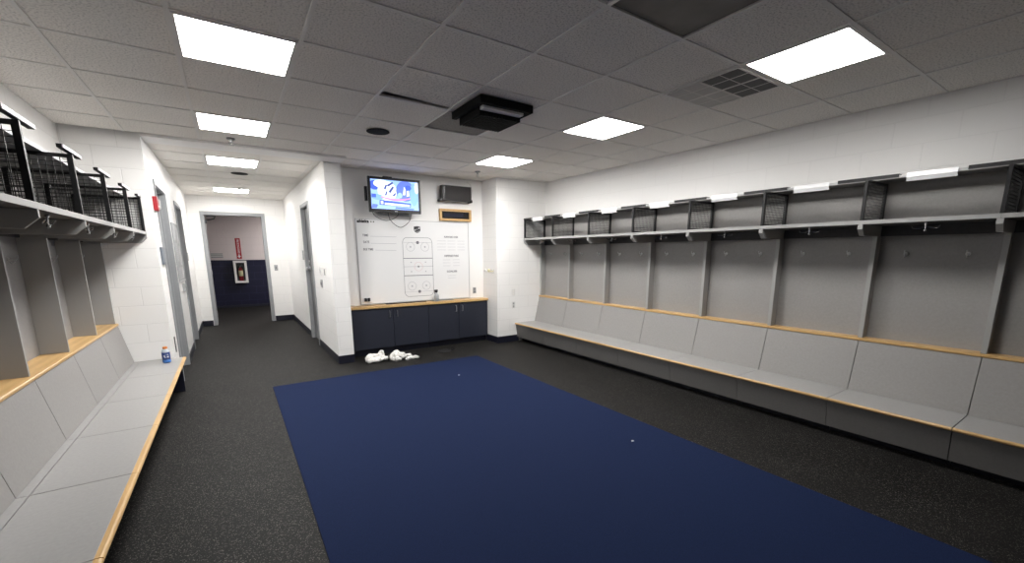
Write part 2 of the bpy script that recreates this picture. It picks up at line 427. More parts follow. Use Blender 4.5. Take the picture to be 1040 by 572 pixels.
# black louvred ceiling unit
hx0, hx1, hy0, hy1 = 1.735, 2.235, 3.05, 3.56
t = thing('ceiling_heater', 'black louvred unit hanging from ceiling, left of middle light panel', 'heater', (1.98, 3.3, ZC))
zb = ZC-.060
fr = MB()
for (xa, xb, ya, yb) in ((hx0,hx0+.045,hy0,hy1),(hx1-.045,hx1,hy0,hy1-.28),(hx0+.045,hx1-.045,hy0,hy0+.045)):
    fr.box(xa, xb, ya, yb, zb, ZC-.001)
fr.box(hx0+.045, hx1-.045, hy1-.045, hy1, zb+.03, ZC-.001)
obj('frame', fr, M['void_black'], t, bevel=.003)
obj('back_plate', MB().box(hx0+.045, hx1-.045, hy0+.045, hy1-.045, zb+.03, zb+.045), M['greyp'], t)
lv = MB(); lv.box(hx0+.06, hx1-.05, hy0+.125, hy1-.06, zb-.030, zb+.029)
n = 15
for k in range(n):
    xx = hx0+.065+(hx1-hx0-.12)*k/(n-1)
    lv.box(xx-.006, xx+.006, hy0+.12, hy1-.03, zb-.048, zb+.02)
obj('louvre', lv, M['void_black'], t)
obj('lamp_strip', MB().box(hx0+.06, hx1-.06, hy0+.055, hy0+.118, zb-.016, zb+.029), M['plate'], t, bevel=.003)

# round black ceiling speakers / recesses, sprinklers
def round_speaker(x, y, label):
    t = thing('ceiling_speaker', label, 'speaker', (x, y, ZC), 'round black ceiling fittings')
    obj('rim', MB().lathe([(.112,ZC-.001),(.111,ZC-.006),(.098,ZC-.008),(.098,ZC-.001)], x, y, 32), M['void_black'], t, smooth=False)
    obj('grille', MB().lathe([(.097,ZC-.001),(.097,ZC-.006),(.02,ZC-.009)], x, y, 32), M['void_black'], t)
round_speaker(1.375, 4.50, 'round black ceiling fitting in the main room near slipped tile')
round_speaker(.265, 7.89, 'round black ceiling fitting in the hallway between two light panels')
def sprinkler(x, y, label):
    t = thing('ceiling_sprinkler', label, 'sprinkler', (x, y, ZC), 'ceiling sprinkler heads')
    obj('escutcheon', MB().lathe([(.040,ZC+.0061),(.038,ZC-.008),(.018,ZC-.014),(.012,ZC-.014)], x, y, 20), M['greyp'], t, smooth=True)
    b_ = MB().lathe([(.012,ZC-.014),(.012,ZC-.03),(.007,ZC-.034),(.007,ZC-.04)], x, y, 12)
    b_.tube([(x-.012,y,ZC-.03),(x-.018,y,ZC-.048),(x-.004,y,ZC-.064)], .003, 6).tube([(x+.012,y,ZC-.03),(x+.018,y,ZC-.048),(x+.004,y,ZC-.064)], .003, 6)
    obj('body', b_, M['greyp'], t)
    obj('deflector', MB().lathe([(.026,ZC-.064),(.026,ZC-.067)], x, y, 16), M['greyp'], t)
sprinkler(.145, 5.62, 'sprinkler head on the ceiling in front of the hallway header')
sprinkler(3.25, 5.84, 'sprinkler head on the ceiling in front of the alcove')
sprinkler(.28, 9.6, 'sprinkler head on the hallway ceiling before its far light')

# ------------------------------------------------------------------ doors
def side_door(name, xw, sgn, y0, y1, z1, depth=.13, handle=True):
    """door in a wall whose face is the plane x = xw; sgn +1: wall body lies towards +x"""
    t = bpy.data.objects.new(name, None); C.objects.link(t); t.location = (xw, (y0+y1)/2, 0); t['kind'] = 'structure'
    fr = MB(); e = .05
    xi, xo = xw+sgn*depth, xw-sgn*.014
    # casing on the wall face and lining of the reveal
    for (ya, yb) in ((y0-e, y0+.004), (y1-.004, y1+e)): fr.box(xo, xw+sgn*.002, ya, yb, 0, z1+e)
    fr.box(xo, xw+sgn*.002, y0+.004, y1-.004, z1-.004, z1+e)
    fr.box(xw, xi, y0, y0+.012, 0, z1).box(xw, xi, y1-.012, y1, 0, z1).box(xw, xi, y0+.012, y1-.012, z1-.012, z1)
    fr.box(xw+sgn*.045, xi-sgn*.045, y0+.012, y0+.028, 0, z1-.012).box(xw+sgn*.045, xi-sgn*.045, y1-.028, y1-.012, 0, z1-.012)
    obj('frame', fr, M['doorgrey'], t)
    lf = obj('leaf', MB().box(xi-sgn*.042, xi, y0+.014, y1-.014, .008, z1-.014), M['doorleaf'], t, bevel=.002)
    return t, xi-sgn*.042
d1, x1_ = side_door('door_1', HL, -1, *D1)
d2, x2_ = side_door('door_2', HL, -1, *D2)
d3, x3_ = side_door('door_3', HR, 1, *D3, depth=.09)
def lever(parent, x, sgn, y, z, diry):
    h = MB().lathe([(.03,x),(.03,x-sgn*.012)], y, z, 16, 'x').lathe([(.011,x-sgn*.012),(.011,x-sgn*.05)], y, z, 10, 'x')
    h.tube([(x-sgn*.05,y,z),(x-sgn*.05,y+diry*.11,z)], .010, 8)
    obj('handle', h, M['steel'], parent)
lever(d1, x1_, -1, D1[0]+.09, 1.0, 1); lever(d2, x2_, -1, D2[0]+.09, 1.0, 1)
h = MB().lathe([(.032,x3_),(.032,x3_-.012)], D3[1]-.09, 1.28, 16, 'x').lathe([(.012,x3_-.012),(.014,x3_-.03),(.03,x3_-.045),(.032,x3_-.06),(.018,x3_-.072)], D3[1]-.09, 1.28, 16, 'x')
obj('knob', h, M['steel'], d3, smooth=True)
obj('deadbolt', MB().lathe([(.03,x3_),(.028,x3_-.018),(.012,x3_-.022)], D3[1]-.09, 1.40, 16, 'x'), M['steel'], d3)
obj('hinge', MB().box(x3_-.02, x3_+.002, D3[0]+.004, D3[0]+.016, .98, 1.08), M['steel'], d3)

# end door: frame, open leaf swung into the corridor, closer arm
t = bpy.data.objects.new('door_4', None); C.objects.link(t); t.location = ((DE[0]+DE[1])/2, YH, 0); t['kind'] = 'structure'
e = .058
fr = MB()
fr.box(DE[0]-e, DE[0]+.004, YH-.014, YH+.002, 0, DE[2]+e).box(DE[1]-.004, DE[1]+e, YH-.014, YH+.002, 0, DE[2]+e).box(DE[0]+.004, DE[1]-.004, YH-.014, YH+.002, DE[2]-.004, DE[2]+e)
fr.box(DE[0], DE[0]+.012, YH, YH+.15, 0, DE[2]).box(DE[1]-.012, DE[1], YH, YH+.15, 0, DE[2]).box(DE[0]+.012, DE[1]-.012, YH, YH+.15, DE[2]-.012, DE[2])
obj('frame', fr, M['doorgrey'], t)
lf = MB(); ax, ay = DE[0]+.016, YH+.155; bx, by = -.372, YH+1.16
dx, dy = bx-ax, by-ay; L_ = math.hypot(dx, dy); nx, ny = dy/L_, -dx/L_
lf.prism([(ax,ay),(bx,by),(bx-nx*.044,by-ny*.044),(ax-nx*.044,ay-ny*.044)], 'z', .01, DE[2]-.016)
obj('leaf', lf, mat('pale_grey_door', (.36,.37,.38), .45), t)
cl = MB()
pts = [(ax+dx*.25+nx*.02, ay+dy*.25+ny*.02, DE[2]-.10), (ax+.16, ay+.08, DE[2]-.075), (ax+.19, YH+.09, DE[2]-.035)]
cl.tube(pts, .012, 8); cl.tube([pts[2], (ax+.03, YH+.10, DE[2]-.035)], .012, 8)
q0 = Vector((ax+dx*.05+nx*.03, ay+dy*.05+ny*.03, 0)); q1 = Vector((ax+dx*.33+nx*.03, ay+dy*.33+ny*.03, 0))
cl.prism([(q0.x,q0.y),(q1.x,q1.y),(q1.x+nx*-.028,q1.y+ny*-.028),(q0.x-nx*.028,q0.y-ny*.028)], 'z', DE[2]-.16, DE[2]-.09)
obj('closer', cl, M['closer'], t)
hg = MB()
for zz in (.25, 1.15, 2.1): hg.tube([(ax+.002, ay-.006, zz-.05), (ax+.002, ay-.006, zz+.05)], .009, 8)
obj('hinge', hg, M['steel'], t)

# ------------------------------------------------------------------ lockers
def stall(side, y0, y1, idx, zs_, zl, zsh, zm, us, ubb, ubt, ush, label, group, first, pside):
    """one locker bay: y0 far end, y1 near end; u measured from the wall into the room"""
    sg = 1 if side == 'r' else -1
    xw = XR if side == 'r' else XL
    X = lambda u: xw - sg*u
    t = thing('locker_stall', label, 'locker', (xw-sg*.01, (y0+y1)/2, 0), group)
    g = .0025
    ya, yb = y1+g, y0-g                       # near, far
    def bx(u0, u1, z0, z1, A=ya, B=yb, m=None): return (m or MB()).box(X(u0), X(u1), A, B, z0, z1)
    def pr(poly, A=ya, B=yb, m=None): return (m or MB()).prism([(X(u), z) for u, z in poly], 'y', A, B)
    # bench
    if side == 'l':
        obj('seat', bx(ubb+.046, us-.030, zs_-.022, zs_), M['seat'], t, bevel=.0015)
        obj('hinge_strip', bx(ubb-.035, ubb+.042, zs_-.022, zs_-.0005), M['seat'], t)
    else:
        obj('seat', bx(ubb+.012, us-.022, zs_-.022, zs_), M['seat'], t, bevel=.0015)
        obj('hinge_strip', bx(ubb-.035, ubb+.010, zs_-.022, zs_+.001), M['lam_edge'], t)
    ew = .030 if side == 'l' else .022
    prof = [(us-ew, zs_-.024), (us-.010, zs_-.024), (us-.003, zs_-.020), (us, zs_-.013), (us-.001, zs_-.006), (us-.006, zs_-.001), (us-.012, zs_+.0005), (us-ew, zs_+.0005)]
    obj('seat_edge', pr(prof), M['wood'], t)
    fi, fb = (.022, .054) if side == 'r' else (.24, .26)
    obj('front_panel', pr([(us-fi, zs_-.026), (us-fi-.018, zs_-.026), (us-fb-.018, .072), (us-fb, .072)]), M['lam_front'], t)
    obj('kick_base', bx(ubb, us-(.16 if side == 'r' else .32), .0, zs_-.03), M['base'], t)
    # reclined backrest
    tk = .018
    obj('backrest', pr([(ubb, zs_+.001), (ubt+.004, zl-.026), (ubt+.004-tk, zl-.026), (ubb-tk, zs_+.001)]), M['lam'], t, bevel=.0015)
    obj('ledge', pr([(.016, zl-.025), (ubt+.006, zl-.025), (ubt+.012, zl-.019), (ubt+.012, zl-.005), (ubt+.007, zl), (.016, zl)], y1+.0005, y0-.0005), M['wood'], t)
    # back board and upper compartment
    zt = zm+.013 if side == 'r' else zm+.001
    obj('back_panel', bx(.002, .016, .06, zt-.0005, y1+.001, y0-.001), M['lam'], t)
    # board closing the upper compartment, set back from the front
    tb, ud = (.020, .23) if side == 'r' else (.020, .405)
    obj('top_board', bx(.002, ud, zt, zt+tb, y1+.001, y0-.001), M['lam'], t)
    obj('top_edge', bx(ud+.0005, ud+.004, zt, zt+tb, y1+.001, y0-.001), M['lam' if side == 'r' else 'rail'], t)
    zd = zsh-.118
    dv = MB(); th = .034 if side == 'r' else .020
    y_d0, y_d1 = (y0-th-.001, y0-.001) if first else (y0-th/2, y0+th/2)
    obj('divider', MB().box(X(.017), X(ubt-.012), y_d0, y_d1, zl+.001, zd), M['lam_edge'], t, bevel=.001)
    obj('bracket', MB().prism([(X(.040), zd), (X(ush-.055), zd), (X(ush-.001), zd+.05), (X(ush-.001), zsh-.031), (X(.040), zsh-.031)], 'y', y_d0, y_d1), M['lam_edge'], t, bevel=.001)
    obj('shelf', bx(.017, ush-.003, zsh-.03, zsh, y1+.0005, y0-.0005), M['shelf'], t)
    obj('shelf_edge', bx(ush-.0028, ush, zsh-.03, zsh, y1+.0005, y0-.0005), M['lam_edge'], t)
    obj('hook_rail', bx(.017, .037, zd+.002, zsh-.032, y1+.001, y0-.001), M['shelf'], t)  # dark colour paints in the shade band below the shelf
    # coat hooks on the back board
    zh = zsh-.265
    for fy in (.26, .74):
        y = y0+(y1-y0)*fy
        h = MB().lathe([(.016, X(.016)), (.015, X(.022))], y, zh, 12, 'x')
        h.tube([(X(.022), y, zh), (X(.050), y, zh-.004), (X(.062), y, zh+.012), (X(.064), y, zh+.028)], .0045, 6)
        h.tube([(X(.020), y, zh-.006), (X(.034), y, zh-.026), (X(.046), y, zh-.016)], .004, 6)
        obj('coat_hook', h, M['steel'], t)
    # triple hook under the shelf, mid bay
    y = (y0+y1)/2; z = zsh-.031; uc = ush-.070
    h = MB().lathe([(.010, z), (.010, z-.012), (.005, z-.014), (.005, z-.05)], X(uc), y, 10)
    h.lathe([(.004, z-.05), (.009, z-.055), (.009, z-.062), (.004, z-.068)], X(uc), y, 10)
    for dy_ in (-.08, .08):
        h.tube([(X(uc), y, z-.030), (X(uc-.01), y+dy_*.5, z-.045), (X(uc), y+dy_*.9, z-.042), (X(uc+.012), y+dy_, z-.025)], .004, 6)
    obj('shelf_hook', h, M['chrome'], t)
    # wire mesh divider above the shelf
    ym = y0-.014 if first else y0
    u0_, u1_ = .020, ush-.004
    f = MB(); bwid = .026
    f.box(X(u1_-bwid), X(u1_), ym-.010, ym+.010, zsh+.001, zm).box(X(u0_), X(u0_+bwid), ym-.010, ym+.010, zsh+.001, zm)
    f.box(X(u0_+bwid), X(u1_-bwid), ym-.009, ym+.009, zm-.020, zm).box(X(u0_+bwid), X(u1_-bwid), ym-.009, ym+.009, zsh+.001, zsh+.017)
    fr_ = obj('mesh_panel', f, M['black'], t)
    wm = MB(); n = 15
    for k in range(1, n):
        u = u0_+bwid+(u1_-u0_-2*bwid)*k/n
        wm.box(X(u)-.0017, X(u)+.0017, ym-.0022, ym+.0012, zsh+.016, zm-.019)
    n = 12
    for k in range(1, n):
        zz = zsh+.017+(zm-.020-zsh-.017)*k/n
        wm.box(X(u0_+bwid), X(u1_-bwid), ym-.0012, ym+.0022, zz-.0017, zz+.0017)
    obj('wire_mesh', wm, M['wire'], fr_)
    # flat cap bar over the panel
    ca, cb_ = (ym-.20, ym+.010) if first else (ym-.195, ym+.195)
    if side == 'l': ca, cb_ = (ym-.17, ym+.010) if first else (ym-.20, ym+.17)
    if side == 'l':
        obj('cap_bar', MB().box(X(u1_-.020), X(u1_+.003), ca, cb_, zm+.001, zm+.020), M['black'], t)
        obj('cap_plate', MB().box(X(u1_+.0032), X(u1_+.006), ca+.012, cb_, zm+.003, zm+.022), M['rail'], t)
    else:
        obj('cap_bar', MB().prism([(X(u1_-.055), zm+.013), (X(u1_-.055), zm+.016), (X(u1_+.006), zm+.016), (X(u1_+.006), zm-.010), (X(u1_+.001), zm-.010), (X(u1_+.001), zm+.013)], 'y', ca, cb_), M['black'], t)
        # rail between the caps with a tilted name plate
        A, B = y1+.196, (ym-.201 if first else ym-.196)
        obj('top_rail', MB().box(X(u1_-.018), X(u1_-.002), A, B, zm-.012, zm+.006), M['rail'], t)
        yc = (A+B)/2; hwid = .135
        obj('name_plate', MB().prism([(X(u1_-.001), zm-.045), (X(u1_+.003), zm-.046), (X(u1_+.014), zm-.016), (X(u1_+.006), zm+.014), (X(u1_+.002), zm+.014), (X(u1_+.010), zm-.016)], 'y', yc-hwid, yc+hwid), M['plate'], t)
    if first:
        # end panel against the return wall
        obj('end_panel', MB().prism([(X(.017), zs_+.003), (X(ubb-.02), zs_+.003), (X(ubt-.016), zl-.03), (X(.017), zl-.03)], 'y', y0-.014, y0-.002), M['lam'], t)
        if side == 'l': obj('end_panel', MB().box(X(ubb), X(us-.05), y0-.013, y0-.003, .003, zs_-.026), M['base'], t)
    return t
RY = [6.097, 5.322, 4.517, 3.718, 2.927, 2.141, 1.365, .612, -.17]
words = ['first', 'second', 'third', 'fourth', 'fifth', 'sixth', 'seventh', 'eighth']
for i in range(8):
    lab = 'grey locker stall on right wall, %s from the far white corner' % words[i]
    stall('r', RY[i], RY[i+1], i, .328, .787, 1.790, 2.105, .664, .227, .123, .474, lab, 'locker stalls along the right wall', i == 0, 1)
LY = [5.919, 5.164, 4.370, 3.602, 2.834, 2.066, 1.29]
for i in range(6):
    lab = 'grey locker stall on left wall, %s from the block wall with the bottle' % words[i]
    stall('l', LY[i], LY[i+1], i, .399, .8295, 1.777, 2.120, .709, .262, .179, .533, lab, 'locker stalls along the left wall', i == 0, -1)

# ------------------------------------------------------------------ floor mat
mm = MB().prism([(.27, 5.50), (2.985, 5.50), (3.035, .02), (.262, .02)], 'z', .0005, .009)
setprops(obj('floor_mat', mm, M['mat']), 'large navy blue carpet mat on black speckled floor', 'mat')

# ------------------------------------------------------------------ alcove: cabinets, counter, board, screen
YF = 6.42
def cabinet(x0, xm, x1, label):
    t = thing('base_cabinet', label, 'cabinet', ((x0+x1)/2, YF+.1, 0), 'navy base cabinets under the counter')
    obj('body', MB().box(x0+.002, x1-.002, YF+.020, YA-.002, .10, .722), M['navy'], t)
    obj('toe_kick', MB().box(x0+.002, x1-.002, YF+.06, YF+.075, 0, .099), M['base'], t)
    for (a, b, side) in ((x0, xm, 1), (xm, x1, 0)):
        d = obj('door', MB().box(a+.003, b-.003, YF, YF+.019, .104, .715), M['navy'], t, bevel=.0015)
        hx = b-.058 if side else a+.058
        h = MB().tube([(hx, YF-.001, .675), (hx, YF-.028, .672), (hx, YF-.030, .625), (hx, YF-.028, .578), (hx, YF-.001, .575)], .005, 8)
        obj('handle', h, M['steel'], d)
cabinet(XAL+.004, 2.035, 2.615, 'navy two door base cabinet at left under the counter, towels in front')
cabinet(2.615, 3.165, XAR-.0115, 'navy two door base cabinet at right end under the counter')
ct = MB().box(XAL+.003, XAR-.003, YF-.022, YA-.003, .7235, .762)
setprops(obj('counter_top', ct, M['wood'], bevel=.004), 'maple counter top over the navy cabinets', 'counter')

def WX(x): return x*(YA-.02)/6.663
def WZ(z): return 1.544+(z-1.544)*(YA-.02)/6.663
bx0, bx1, bz0, bz1 = WX(1.618), WX(3.508), .775, WZ(2.058)
yb_ = YA-.018
t = thing('whiteboard', 'white coaching whiteboard printed with a hockey rink diagram', 'whiteboard', ((bx0+bx1)/2, YA-.01, bz0))
obj('board', MB().box(bx0+.006, bx1-.006, yb_, YA-.002, bz0+.006, bz1-.006), M['board'], t)
fr = MB(); fw = .010
fr.box(bx0, bx0+fw, yb_-.005, YA-.002, bz0, bz1).box(bx1-fw, bx1, yb_-.005, YA-.002, bz0, bz1).box(bx0+fw, bx1-fw, yb_-.005, YA-.002, bz1-fw, bz1).box(bx0+fw, bx1-fw, yb_-.005, YA-.002, bz0, bz0+fw)
obj('frame', fr, M['alu'], t)
YP = yb_-.0012
def seg(m, x0, z0, x1, z1, w_):
    d = Vector((x1-x0, 0, z1-z0)).normalized(); n = Vector((-d.z, 0, d.x))*w_/2
    A, B = Vector((x0, YP, z0)), Vector((x1, YP, z1))
    m.prism([(p_.x, p_.z) for p_ in (A+n, B+n, B-n, A-n)], 'y', YP, YP+.001)
def arc(m, cx, cz, r, w_, a0=0, a1=2*PI, n=28):
    for k in range(n):
        p0, p1 = a0+(a1-a0)*k/n, a0+(a1-a0)*(k+1)/n
        P = lambda a, rr: (cx+rr*math.cos(a), cz+rr*math.sin(a))
        m.prism([P(p0, r-w_/2), P(p1, r-w_/2), P(p1, r+w_/2), P(p0, r+w_/2)], 'y', YP, YP+.001)
# rink
x0, x1, z0, z1 = WX(2.325), WX(2.825), WZ(.845), WZ(1.79); rr = .075; lw = .0055
rk = MB()
seg(rk, x0+rr, z0, x1-rr, z0, lw); seg(rk, x0+rr, z1, x1-rr, z1, lw); seg(rk, x0, z0+rr, x0, z1-rr, lw); seg(rk, x1, z0+rr, x1, z1-rr, lw)
for (cx_, cz_, a0) in ((x1-rr,z1-rr,0),(x0+rr,z1-rr,PI/2),(x0+rr,z0+rr,PI),(x1-rr,z0+rr,1.5*PI)): arc(rk, cx_, cz_, rr, lw, a0, a0+PI/2, 8)
seg(rk, x0, WZ(1.463), x1, WZ(1.463), .010); seg(rk, x0, WZ(1.186), x1, WZ(1.186), .010)
obj('rink_outline', rk, M['line'], t)
r2 = MB(); xm_ = (x0+x1)/2
seg(r2, x0, WZ(1.33), x1, WZ(1.33), .006); seg(r2, x0, z1-.075, x1, z1-.075, .004); seg(r2, x0, z0+.075, x1, z0+.075, .004)
for cx_ in (x0+.125, x1-.125):
    for cz_ in (WZ(1.645), WZ(1.015)):
        arc(r2, cx_, cz_, .068, .005); arc(r2, cx_, cz_, .008, .012)
    for cz_ in (WZ(1.40), WZ(1.25)): arc(r2, cx_, cz_, .006, .009, n=10)
obj('rink_circles', r2, M['faint'], t)
r3 = MB(); arc(r3, xm_, WZ(1.33), .070, .005)
obj('centre_circle', r3, M['redline'], t)
r4 = MB()
arc(r4, xm_, z1-.075, .014, .022, n=12); arc(r4, xm_, z0+.075, .014, .022, n=12); arc(r4, xm_, WZ(1.33), .008, .014, n=12)
obj('goal_mark', r4, M['line'], t)
# league shield
def shield(cx_, cz_, w_, h_, y, parent, sub='emblem'):
    k = w_/2
    def sh(sc, yy):
        pts = [(-1,.86),(-.5,.94),(0,1.0),(.5,.94),(1,.86),(1,-.15),(.86,-.52),(.5,-.80),(0,-1.0),(-.5,-.80),(-.86,-.52),(-1,-.15)]
        return [(cx_+px*k*sc, cz_+pz*h_/2*sc) for px, pz in pts]
    a_ = obj(sub, MB().prism(sh(1, y), 'y', y, y+.0012), M['ink'], parent)
    obj('emblem_band', MB().prism([(cx_-k*.86, cz_-h_*.20), (cx_-k*.86, cz_-h_*.02), (cx_+k*.86, cz_+h_*.33), (cx_+k*.86, cz_+h_*.15)], 'y', y-.0008, y), M['plate'], a_)
    tm = text_mesh('NHL', h_*.34, .002, width=w_*.62)
    ang = math.atan2(h_*.35, w_*.86)
    obj('emblem_letters', MB().mesh(tm, Matrix.Translation((cx_, y-.0012, cz_+h_*.065)) @ RX90 @ Matrix.Rotation(ang, 4, 'Z')), M['ink'], a_, recalc=False)
    st = MB()
    for q_ in (-.5, 0, .5): st.prism([(cx_+q_*k-.003, cz_-h_*.42+abs(q_)*.02), (cx_+q_*k+.006, cz_-h_*.42+abs(q_)*.02), (cx_+q_*k+.012, cz_-h_*.20+q_*.012), (cx_+q_*k+.004, cz_-h_*.22+q_*.012)], 'y', y-.0008, y)
    obj('emblem_stripes', st, M['plate'], a_)
shield(WX(2.577), WZ(1.918), .108, .105, YP, t, 'league_emblem')
# printed headings and lines
def words_on(m, s_, x, z, size, bold=.0012, align='CENTER', width=None, y=None):
    m.mesh(text_mesh(s_, size, bold, align, width), Matrix.Translation((x, (YP if y is None else y)-.0003, z)) @ RX90)
tx = MB()
words_on(tx, 'TIME', WX(1.71), WZ(1.812), .046, .0012, align='LEFT', width=.085)
words_on(tx, 'DATE', WX(1.717), WZ(1.712), .046, .0012, align='LEFT', width=.085)
words_on(tx, 'BUS TIME', WX(1.709), WZ(1.604), .046, .0012, align='LEFT', width=.145)
words_on(tx, 'FORWARD LINES', WX(3.173), WZ(1.809), .042, .0012, width=.25)
words_on(tx, 'DEFENSE PAIRS', WX(3.172), WZ(1.497), .042, .0012, width=.26)
words_on(tx, 'GOALIES', WX(3.172), WZ(1.235), .042, .0012, width=.19)
obj('printed_headings', tx, M['line'], t, recalc=False)
ln = MB()
seg(ln, WX(1.83), WZ(1.800), WX(2.228), WZ(1.796), .005); seg(ln, WX(1.83), WZ(1.696), WX(2.223), WZ(1.692), .005); seg(ln, WX(1.89), WZ(1.593), WX(2.217), WZ(1.588), .005)
for z in (1.745, 1.695, 1.645, 1.597):
    for (a, b) in ((2.915, 3.075), (3.105, 3.25), (3.29, 3.43)): seg(ln, WX(a), WZ(z), WX(b), WZ(z), .0042)
for z in (1.432, 1.382, 1.332):
    for (a, b) in ((3.012, 3.145), (3.196, 3.327)): seg(ln, WX(a), WZ(z), WX(b), WZ(z), .0042)
for z in (1.165, 1.125): seg(ln, WX(3.095), WZ(z), WX(3.245), WZ(z), .0042)
obj('ruled_lines', ln, M['faint'], t)
nm = MB(); words_on(nm, 'athletica', WX(1.643), WZ(2.020), .060, .0035, 'LEFT', .175)
for k in range(2): arc(nm, WX(1.85)+.038*k, WZ(2.016), .005, .010, n=10)
obj('maker_name', nm, M['ink'], t, recalc=False)
# magnets, tray, bottle on the counter
for k, lab in enumerate(('left black magnetic eraser on the lower left of the whiteboard', 'right black magnetic eraser on the lower left of the whiteboard')):
    xx = WX(1.672)+.048*k
    e_ = thing('whiteboard_eraser', lab, 'eraser', (xx+.018, yb_, WZ(.838)), 'black erasers on the whiteboard')
    obj('pad', MB().box(xx, xx+.037, yb_-.012, yb_-.0005, WZ(.812), WZ(.866)), M['white'], e_)
    obj('block', MB().box(xx, xx+.037, yb_-.030, yb_-.0125, WZ(.812), WZ(.866)), M['ink'], e_, bevel=.004)
t = thing('marker_tray', 'thin black marker tray along the foot of the whiteboard', 'tray', (2.2, YA-.1, .763))
obj('tray', MB().prism([(YA-.085, .7635), (YA-.02, .7635), (YA-.02, .770), (YA-.078, .770), (YA-.080, .778), (YA-.085, .778)], 'x', 1.96, 2.62), M['ink'], t)
t = thing('marker_tray', 'short dark tray under the right half of the whiteboard', 'tray', (2.95, YA-.1, .763))
obj('tray', MB().prism([(YA-.085, .7635), (YA-.02, .7635), (YA-.02, .769), (YA-.078, .769), (YA-.080, .775), (YA-.085, .775)], 'x', 2.72, 3.10), M['greyp'], t)
bx_, by_ = 2.775, YA-.135
t = thing('spray_bottle', 'small grey spray bottle standing on the maple counter', 'bottle', (bx_, by_, .763))
obj('body', MB().lathe([(.028,.7635),(.030,.770),(.030,.825),(.024,.845),(.012,.858),(.012,.866)], bx_, by_, 18), M['greyp'], t, smooth=True)
sp2 = MB().lathe([(.015,.8665),(.015,.880)], bx_, by_, 14).box(bx_-.022, bx_+.016, by_-.010, by_+.010, .8805, .900)
sp2.tube([(bx_-.018, by_, .882), (bx_-.024, by_, .866), (bx_-.020, by_, .852)], .004, 6)
obj('trigger_head', sp2, M['ink'], t)
t.scale = (1.4, 1.4, 1.4)

# television on a wall bracket
tvy = YA-.19
k_ = tvy/6.513
tx0, tx1, tz0, tz1 = 1.800*k_, 2.600*k_, 1.544+(2.148-1.544)*k_, 1.544+(2.655-1.544)*k_
t = thing('television', 'black flat screen television mounted above the whiteboard', 'television', ((tx0+tx1)/2, YA-.01, tz0))
bz = .034
bd = MB(); bd.box(tx0, tx0+bz, tvy, tvy+.045, tz0, tz1).box(tx1-bz, tx1, tvy, tvy+.045, tz0, tz1).box(tx0+bz, tx1-bz, tvy, tvy+.045, tz1-bz, tz1).box(tx0+bz, tx1-bz, tvy, tvy+.045, tz0, tz0+.050)
obj('bezel', bd, M['black'], t, bevel=.004)
obj('back_shell', MB().box(tx0+.02, tx1-.02, tvy+.0455, tvy+.095, tz0+.03, tz1-.03), M['black'], t, bevel=.01)
sx0, sx1, sz0, sz1 = tx0+bz, tx1-bz, tz0+.050, tz1-bz
def scr(k): return emit('screen_%d' % k, [(.33,.52,.95), (.80,.88,1.0), (.06,.12,.66), (.12,.19,.74), (.80,.25,.62), (.05,.07,.26), (.22,.42,.92)][k], [.40,.40,.42,.42,.38,.40,.40][k])
SM = [scr(k) for k in range(7)]
sm = MB(); lay = [0]
def patch(k, pts):
    lay[0] += 1; y = tvy+.012-.0003*lay[0]
    f_ = sm.face([(sx0+(sx1-sx0)*a, y, sz0+(sz1-sz0)*b) for a, b in pts]); f_.material_index = k
    f_.normal_update()
    if f_.normal.y > 0: f_.normal_flip()
def blob(k, cx_, cz_, rx, rz, n=20, ph=0):
    patch(k, [(min(1,max(0,cx_+rx*math.cos(2*PI*i/n))), min(1,max(0,cz_+rz*math.sin(2*PI*i/n+ph)))) for i in range(n)])
patch(0, [(0,0),(1,0),(1,1),(0,1)])
blob(2, .08, .80, .11, .16); blob(1, .22, .86, .16, .14); blob(1, .34, .62, .20, .34); blob(6, .13, .40, .12, .10)
blob(3, .72, .66, .20, .36); blob(6, .90, .55, .09, .40); blob(1, .97, .8, .05, .2)
for pts in ([(.33,.82),(.45,.95),(.47,.90),(.36,.78)], [(.27,.70),(.31,.84),(.34,.83),(.30,.66)], [(.36,.60),(.45,.80),(.48,.76),(.40,.56)], [(.28,.48),(.32,.62),(.34,.60),(.31,.46)], [(.44,.48),(.50,.58),(.52,.55),(.47,.45)]):
    patch(5, pts)
for pts in ([(.66,.52),(.69,.80),(.73,.80),(.71,.52)], [(.74,.48),(.75,.66),(.79,.70),(.80,.50)]): patch(1, pts)
blob(0, .60, .50, .05, .10); blob(2, .78, .78, .07, .09)
patch(2, [(.01,.38),(.10,.38),(.10,.50),(.01,.50)])
n = 12
patch(4, [(.20+.62*i/n, .40-.10*math.sin(PI*i/n)) for i in range(n+1)] + [(.82-.62*i/n, .43-.06*math.sin(PI*(1-i/n))) for i in range(n+1)])
patch(2, [(.16,.14),(.82,.10),(.83,.24),(.17,.31)]); patch(1, [(.27,.15),(.80,.12),(.80,.19),(.27,.22)]); patch(1, [(.19,.17),(.24,.165),(.24,.27),(.19,.275)])
patch(3, [(0,.02),(.10,.02),(.13,.14),(.02,.16)]); patch(3, [(.48,.03),(.88,.01),(.90,.06),(.50,.09)])
obj('screen', sm, SM, t, recalc=False)
obj('maker_badge', MB().box((tx0+tx1)/2-.022, (tx0+tx1)/2+.022, tvy-.0012, tvy-.0002, tz0+.018, tz0+.028), M['alu'], t)
br = MB().box((tx0+tx1)/2-.12, (tx0+tx1)/2+.12, YA-.02, YA-.001, tz0+.10, tz1-.10).box((tx0+tx1)/2-.05, (tx0+tx1)/2+.05, tvy+.096, YA-.021, tz0+.17, tz1-.17)
obj('wall_bracket', br, M['black'], t)
